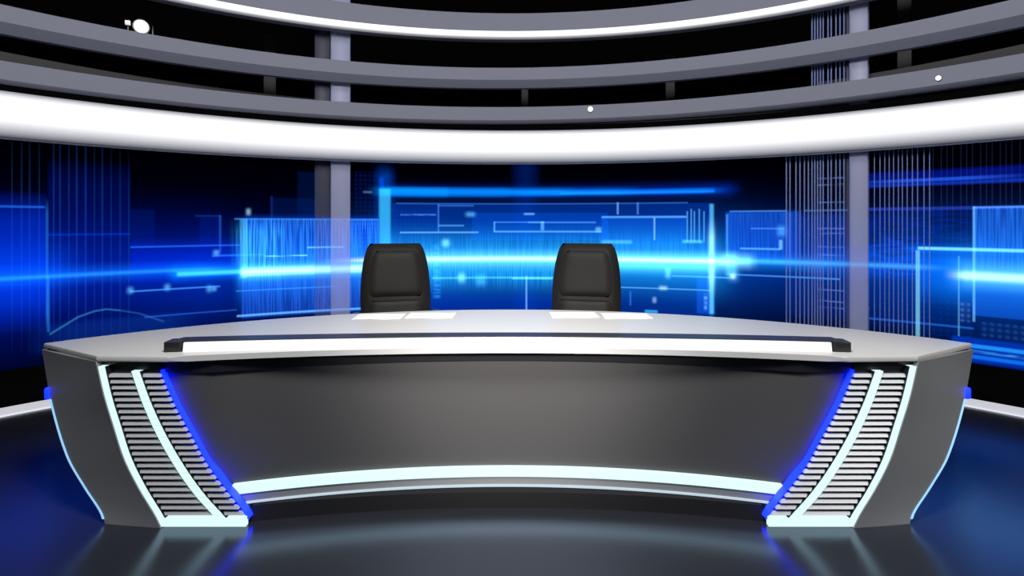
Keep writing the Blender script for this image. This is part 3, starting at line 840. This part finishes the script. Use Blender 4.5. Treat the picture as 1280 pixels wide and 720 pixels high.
# pylons at both ends
def ribbon(wa, wb, hs, y0, y1, s):
    """Closed solid between two width curves of height, from depth y0 to y1."""
    rings = []
    for h in hs:
        a, b = wa(h), wb(h)
        rings.append([(s * a, y0, h), (s * b, y0, h), (s * b, y1, h), (s * a, y1, h)])
    return loft(bmesh.new(), rings)
wo = lambda h: interp(W_OUT, h)
wm = lambda h: interp(W_MID, h)
wi = lambda h: interp(W_IN, h)
wb = lambda h: interp(W_BK, h)
for s in (-1, 1):
    # carcass
    rings = []
    for h in HS:
        yb = y_back(h)
        rings.append([(s * (wo(h) - 0.004), Y_F + 0.03, h), (s * (wb(h) - 0.012), yb, h),
                      (s * min(2.02, wb(h) - 0.03), yb + 0.16, h), (s * (wi(h) + 0.25), 2.95, h),
                      (s * (wi(h) + 0.004), 2.84, h), (s * (wi(h) + 0.004), Y_F + 0.03, h)])
    py = obj('end_pylon', loft(bmesh.new(), rings), M['body'], desk)
    # flared outer side skin
    rings = []
    for h in HS:
        yb = y_back(h)
        x0, x1 = wo(h), wb(h)
        n = []
        for k in range(7):
            t = k / 6
            n.append((s * (x0 + (x1 - x0) * t + 0.012 * math.sin(PI * t)), Y_F + (yb - Y_F) * t, h))
        rings.append(n + [(s * (x1 - 0.014), yb + 0.012, h), (s * (x0 - 0.012), Y_F + 0.016, h)])
    obj('side_panel', loft(bmesh.new(), rings), M['side'], py, angle=40)
    # louvre grille: one panel of thin horizontal slats
    bm = bmesh.new()
    nsl = 24
    for i in range(nsl):
        h0 = 0.055 + i * (0.70 - 0.055) / nsl
        h1 = h0 + 0.0128
        a0, b0, a1, b1 = wi(h0) + 0.004, wo(h0) - 0.025, wi(h1) + 0.004, wo(h1) - 0.025
        y0, y1, y2 = Y_F + 0.004, Y_F + 0.013, Y_F + 0.034
        loft(bm, [[(s * a0, y0, h0), (s * a1, y1, h1), (s * a1, y2, h1), (s * a0, y2, h0)],
                  [(s * b0, y0, h0), (s * b1, y1, h1), (s * b1, y2, h1), (s * b0, y2, h0)]])
    obj('louver_grille', bm, M['slat'], py, smooth=False)
    hs = [0.012 + (0.722 - 0.012) * i / 36 for i in range(37)]
    obj('light_strip', ribbon(lambda h: wo(h) - 0.036 - 0.004 * (1 - h / 0.72), lambda h: wo(h) - 0.003, hs, Y_F + 0.004, Y_F + 0.03, s), M['led'], py)
    hs = [0.03 + (0.700 - 0.03) * i / 36 for i in range(37)]
    obj('light_strip', ribbon(lambda h: wm(h) - 0.040 - 0.012 * (1 - h / 0.7), lambda h: wm(h), hs, Y_F + 0.0045, Y_F + 0.03, s), M['led'], py)
    obj('base_light_strip', ribbon(lambda h: 1.172 + 0.0 * h, lambda h: wo(h) - 0.0035, [0.004, 0.015, 0.03, 0.045], Y_F + 0.0035, Y_F + 0.028, s), M['led'], py)
    hs = [0.045 + (0.722 - 0.045) * i / 36 for i in range(37)]
    obj('bezel', ribbon(lambda h: wo(h) - 0.0405 - 0.004 * (1 - h / 0.72), lambda h: wo(h) - 0.036 - 0.004 * (1 - h / 0.72), hs, Y_F + 0.001, Y_F + 0.034, s), M['body'], py)
    hs = [0.045 + (0.700 - 0.045) * i / 36 for i in range(37)]
    obj('bezel', ribbon(lambda h: wm(h) - 0.0435 - 0.012 * (1 - h / 0.7), lambda h: wm(h) - 0.040 - 0.012 * (1 - h / 0.7), hs, Y_F + 0.001, Y_F + 0.034, s), M['body'], py)
    # blue accent on the inner flank, lighting the front panel
    hs = [0.03 + (0.70 - 0.03) * i / 36 for i in range(37)]
    Rp = (1.6 ** 2 + 0.315 ** 2) / (2 * 0.315)
    pan = lambda x: max(2.555, 2.78 - Rp + math.sqrt(Rp * Rp - x * x))      # depth of the front panel
    rings = []
    for h in hs:
        x = wi(h)
        y1 = min(pan(x) - 0.003, Y_F + 0.062)
        y0 = Y_F + 0.018
        rings.append([(s * (x - 0.004), y0, h), (s * (x + 0.003), y0, h), (s * (x + 0.003), y1, h), (s * (x - 0.004), y1, h)])
    obj('accent_strip', loft(bmesh.new(), rings), M['blue'], py)
    # pale line down the rear edge of the side and a blue marker lamp
    hs = [0.02 + (0.52 - 0.02) * i / 30 for i in range(31)]
    rings = []
    for h in hs:
        yb = y_back(h)
        x = wb(h)
        rings.append([(s * (x - 0.004), yb - 0.004, h), (s * (x + 0.007), yb - 0.001, h), (s * (x + 0.007), yb + 0.02, h), (s * (x - 0.004), yb + 0.02, h)])
    obj('edge_line', loft(bmesh.new(), rings), M['paleblue'], py)
    bm = bmesh.new()
    h = 0.545
    box(bm, (s * (wb(h) + 0.012), y_back(h) + 0.012, h), (0.03, 0.03, 0.055), bevel=0.008)
    obj('marker_lamp', bm, M['blue'], py)

# light rail along the front of the table top
rail = obj('light_rail', arc_strip(2.692, 0.115, 1.562, TOPH - 0.002, TOPH + 0.045, 0.125, ins=0.012), M['steel'], desk)
obj('diffuser', arc_strip(2.684, 0.107, 1.495, TOPH - 0.004, TOPH + 0.042, 0.02, ins=0.008), M['rail_led'], rail)
for s in (-1, 1):
    bm = bmesh.new()
    box(bm, (s * 1.548, 2.618, TOPH + 0.0235), (0.075, 0.088, 0.049), rz=-s * 0.13, bevel=0.006)
    obj('end_cap', bm, M['steel'], rail)

# ------------------------------------------------------------------ paper sheets on the desk
def sheet(label, x, y, rz, w=0.30, d=0.21):
    bm = bmesh.new()
    nx, ny = 8, 6
    g = []
    for lift in (0.0, 0.0025):
        g.append([[bm.verts.new((w * (i / nx - .5), d * (j / ny - .5), lift + 0.0015 * math.sin(i * 0.6 + j * 0.4) ** 2)) for j in range(ny + 1)] for i in range(nx + 1)])
    for i in range(nx):
        for j in range(ny):
            a, b = g[1], g[0]
            bm.faces.new((a[i][j], a[i+1][j], a[i+1][j+1], a[i][j+1]))
            bm.faces.new((b[i][j], b[i][j+1], b[i+1][j+1], b[i+1][j]))
    per = [(i, 0) for i in range(nx)] + [(nx, j) for j in range(ny)] + [(i, ny) for i in range(nx, 0, -1)] + [(0, j) for j in range(ny, 0, -1)]
    for k in range(len(per)):
        p, q = per[k], per[(k + 1) % len(per)]
        bm.faces.new((g[0][p[0]][p[1]], g[0][q[0]][q[1]], g[1][q[0]][q[1]], g[1][p[0]][p[1]]))
    o = obj('paper_sheet', bm, M['paper'])
    o.location = (x, y, TOPH + 0.0005)
    o.rotation_euler = (0, 0, rz)
    return tag(o, label, 'paper')
sheet('white paper sheet on the desk directly in front of the left chair', -0.84, 3.56, 0.02)
sheet('white paper sheet on the desk just right of the one before the left chair', -0.52, 3.60, -0.02)
sheet('white paper sheet on the desk directly in front of the right chair', 0.40, 3.62, 0.03)
sheet('white paper sheet on the desk just right of the one before the right chair', 0.73, 3.58, -0.03)

# ------------------------------------------------------------------ chairs
def cushion(name, outline, depth, mat_, parent, bulge_=0.03, tilt=0.0, pivot=(0, 0, 0), y0=0.0):
    """Pillow with a given (half width at height) outline; front faces -Y."""
    bm = bmesh.new()
    nu, nv = 14, 18
    z0, z1 = outline[0][0], outline[-1][0]
    def pt(i, j, side):
        t = j / nv
        z = z0 + (z1 - z0) * t
        hw = interp(outline, z)
        u = -1 + 2 * i / nu
        ex = (1 - abs(u) ** 6) * (1 - abs(2 * t - 1) ** 8)
        hw *= 1 - 0.10 * abs(2 * t - 1) ** 10
        y = y0 + (-(bulge_ * ex) - 0.35 * depth * ex ** .5 if side == 0 else depth * 0.65 * ex ** .5)
        x = hw * u
        zz, yy = z - pivot[2], y - pivot[1]
        c, s_ = math.cos(tilt), math.sin(tilt)
        return (x, pivot[1] + yy * c + zz * s_, pivot[2] + zz * c - yy * s_)
    F = [[bm.verts.new(pt(i, j, 0)) for j in range(nv + 1)] for i in range(nu + 1)]
    B = [[bm.verts.new(pt(i, j, 1)) for j in range(nv + 1)] for i in range(nu + 1)]
    for i in range(nu):
        for j in range(nv):
            bm.faces.new((F[i][j], F[i+1][j], F[i+1][j+1], F[i][j+1]))
            bm.faces.new((B[i][j], B[i][j+1], B[i+1][j+1], B[i+1][j]))
    bmesh.ops.remove_doubles(bm, verts=bm.verts, dist=1e-4)
    return obj(name, bm, mat_, parent, angle=60)

def make_chair(label):
    t = thing('office_chair', label, 'chair', group='chairs behind the news desk')
    PV = (0, 0, 0.55)
    TL = math.radians(10)
    shell = [(0.52, 0.235), (0.60, 0.258), (0.75, 0.268), (0.90, 0.266), (1.05, 0.252), (1.15, 0.232), (1.20, 0.222), (1.222, 0.214)]
    bk = cushion('backrest', shell, 0.13, M['leather'], t, 0.02, TL, PV, 0.03)
    cushion('back_cushion', [(0.80, 0.196), (0.86, 0.202), (1.0, 0.196), (1.10, 0.178), (1.155, 0.160)], 0.05, M['leather'], bk, 0.006, TL, PV, -0.035)
    cushion('lumbar_cushion', [(0.58, 0.185), (0.63, 0.205), (0.73, 0.208), (0.775, 0.202)], 0.06, M['leather'], bk, 0.012, TL, PV, -0.038)
    # seat
    bm = bmesh.new()
    box(bm, (0, -0.22, 0.47), (0.50, 0.50, 0.11), bevel=0.04)
    obj('seat', bm, M['leather'], t, angle=60)
    for s in (-1, 1):
        bm = bmesh.new()
        tube(bm, [(s * 0.24, -0.12, 0.44), (s * 0.29, -0.12, 0.46), (s * 0.305, -0.12, 0.55), (s * 0.30, -0.12, 0.665)], 0.016, 10)
        ar = obj('armrest', bm, M['plastic'], t)
        bm = bmesh.new()
        box(bm, (s * 0.295, -0.13, 0.68), (0.07, 0.27, 0.035), bevel=0.014)
        obj('arm_pad', bm, M['leather_dark'], ar)
    bm = bmesh.new()
    tube(bm, [(0, -0.2, 0.10), (0, -0.2, 0.25), (0, -0.2, 0.25), (0, -0.2, 0.43)], [0.03, 0.03, 0.02, 0.02], 16)
    obj('gas_column', bm, M['steel'], t)
    bm = bmesh.new()
    for k in range(5):
        a = 2 * PI * k / 5 + 0.3
        d = Vector((math.cos(a), math.sin(a), 0))
        tube(bm, [Vector((0, -0.2, 0.115)), Vector((0, -0.2, 0.105)) + d * 0.15, Vector((0, -0.2, 0.075)) + d * 0.30], [0.026, 0.022, 0.015], 10)
    base = obj('star_base', bm, M['plastic'], t)
    for k in range(5):
        a = 2 * PI * k / 5 + 0.3
        d = Vector((math.cos(a), math.sin(a), 0))
        n = Vector((-d.y, d.x, 0))
        bm = bmesh.new()
        for o_ in (-0.014, 0.014):
            p = Vector((0, -0.2, 0.03)) + d * 0.295 + n * o_
            tube(bm, [p - n * 0.009, p + n * 0.009], 0.03, 16)
        tube(bm, [Vector((0, -0.2, 0.03)) + d * 0.295, Vector((0, -0.2, 0.075)) + d * 0.295], 0.009, 8)
        obj('caster', bm, M['plastic'], base)
    return t
c1 = make_chair('charcoal leather high-back chair by the left column, turned slightly right')
c1.location = (-0.885, 4.30, 0)
c1.rotation_euler = (0, 0, math.radians(16))
c2 = copy_tree(c1)
c2.location = (0.56, 4.30, 0)
c2.rotation_euler = (0, 0, math.radians(-14))
c2['label'] = 'charcoal leather high-back chair right of the middle of the desk, turned slightly left'

# ------------------------------------------------------------------ lights
def lamp(name, kind, loc, power, size=0.3, col=(1, 1, 1), target=None, **kw):
    l = D.lights.new(name, kind)
    l.energy = power
    l.color = col
    if kind == 'AREA':
        l.size = size
    elif kind in ('POINT', 'SPOT'):
        l.shadow_soft_size = size
    for k, v in kw.items():
        setattr(l, k, v)
    o = D.objects.new(name, l)
    COL.objects.link(o)
    o.location = loc
    if target:
        o.rotation_euler = (Vector(target) - Vector(loc)).to_track_quat('-Z', 'Y').to_euler()
    return o
lamp('house_light', 'POINT', (0, 0.9, 3.7), 680, 0.5, (0.97, 0.98, 1.0))
lamp('key_spot', 'SPOT', (0.0, -1.5, 2.3), 1250, 0.3, (1, 0.96, 0.93), (0, 2.85, 0.66), spot_size=math.radians(23), spot_blend=1.0)
lamp('desk_fill_spot', 'SPOT', (0.0, 2.3, 4.6), 420, 0.4, (1, 0.985, 0.96), (0, 3.3, 0.77), spot_size=math.radians(50), spot_blend=1.0)  # unseen spot added to brighten the table top but not the bands
lamp('side_spot', 'SPOT', (3.3, 0.3, 2.6), 200, 0.4, (1, 0.98, 0.95), (1.95, 2.6, 0.45), spot_size=math.radians(30), spot_blend=0.8)

w = D.worlds.new('studio_dark')
bpy.context.scene.world = w
w.use_nodes = True
w.node_tree.nodes['Background'].inputs[0].default_value = (0.004, 0.004, 0.006, 1)

# ------------------------------------------------------------------ camera
cam = D.cameras.new('camera')
cam.sensor_width = 36.0
cam.lens = 36.0 * 700 / 1280
cam.shift_y = -80.0 / 1280
cam.clip_start = 0.05
co = D.objects.new('camera', cam)
COL.objects.link(co)
co.location = (0, 0, 1.36)
co.rotation_euler = (PI / 2, 0, 0)
sc = bpy.context.scene
sc.camera = co
sc.view_settings.view_transform = 'Standard'
sc.view_settings.look = 'None'
sc.view_settings.gamma = 1.0
sc.view_settings.exposure = 0.0
sc.view_settings.use_curve_mapping = False
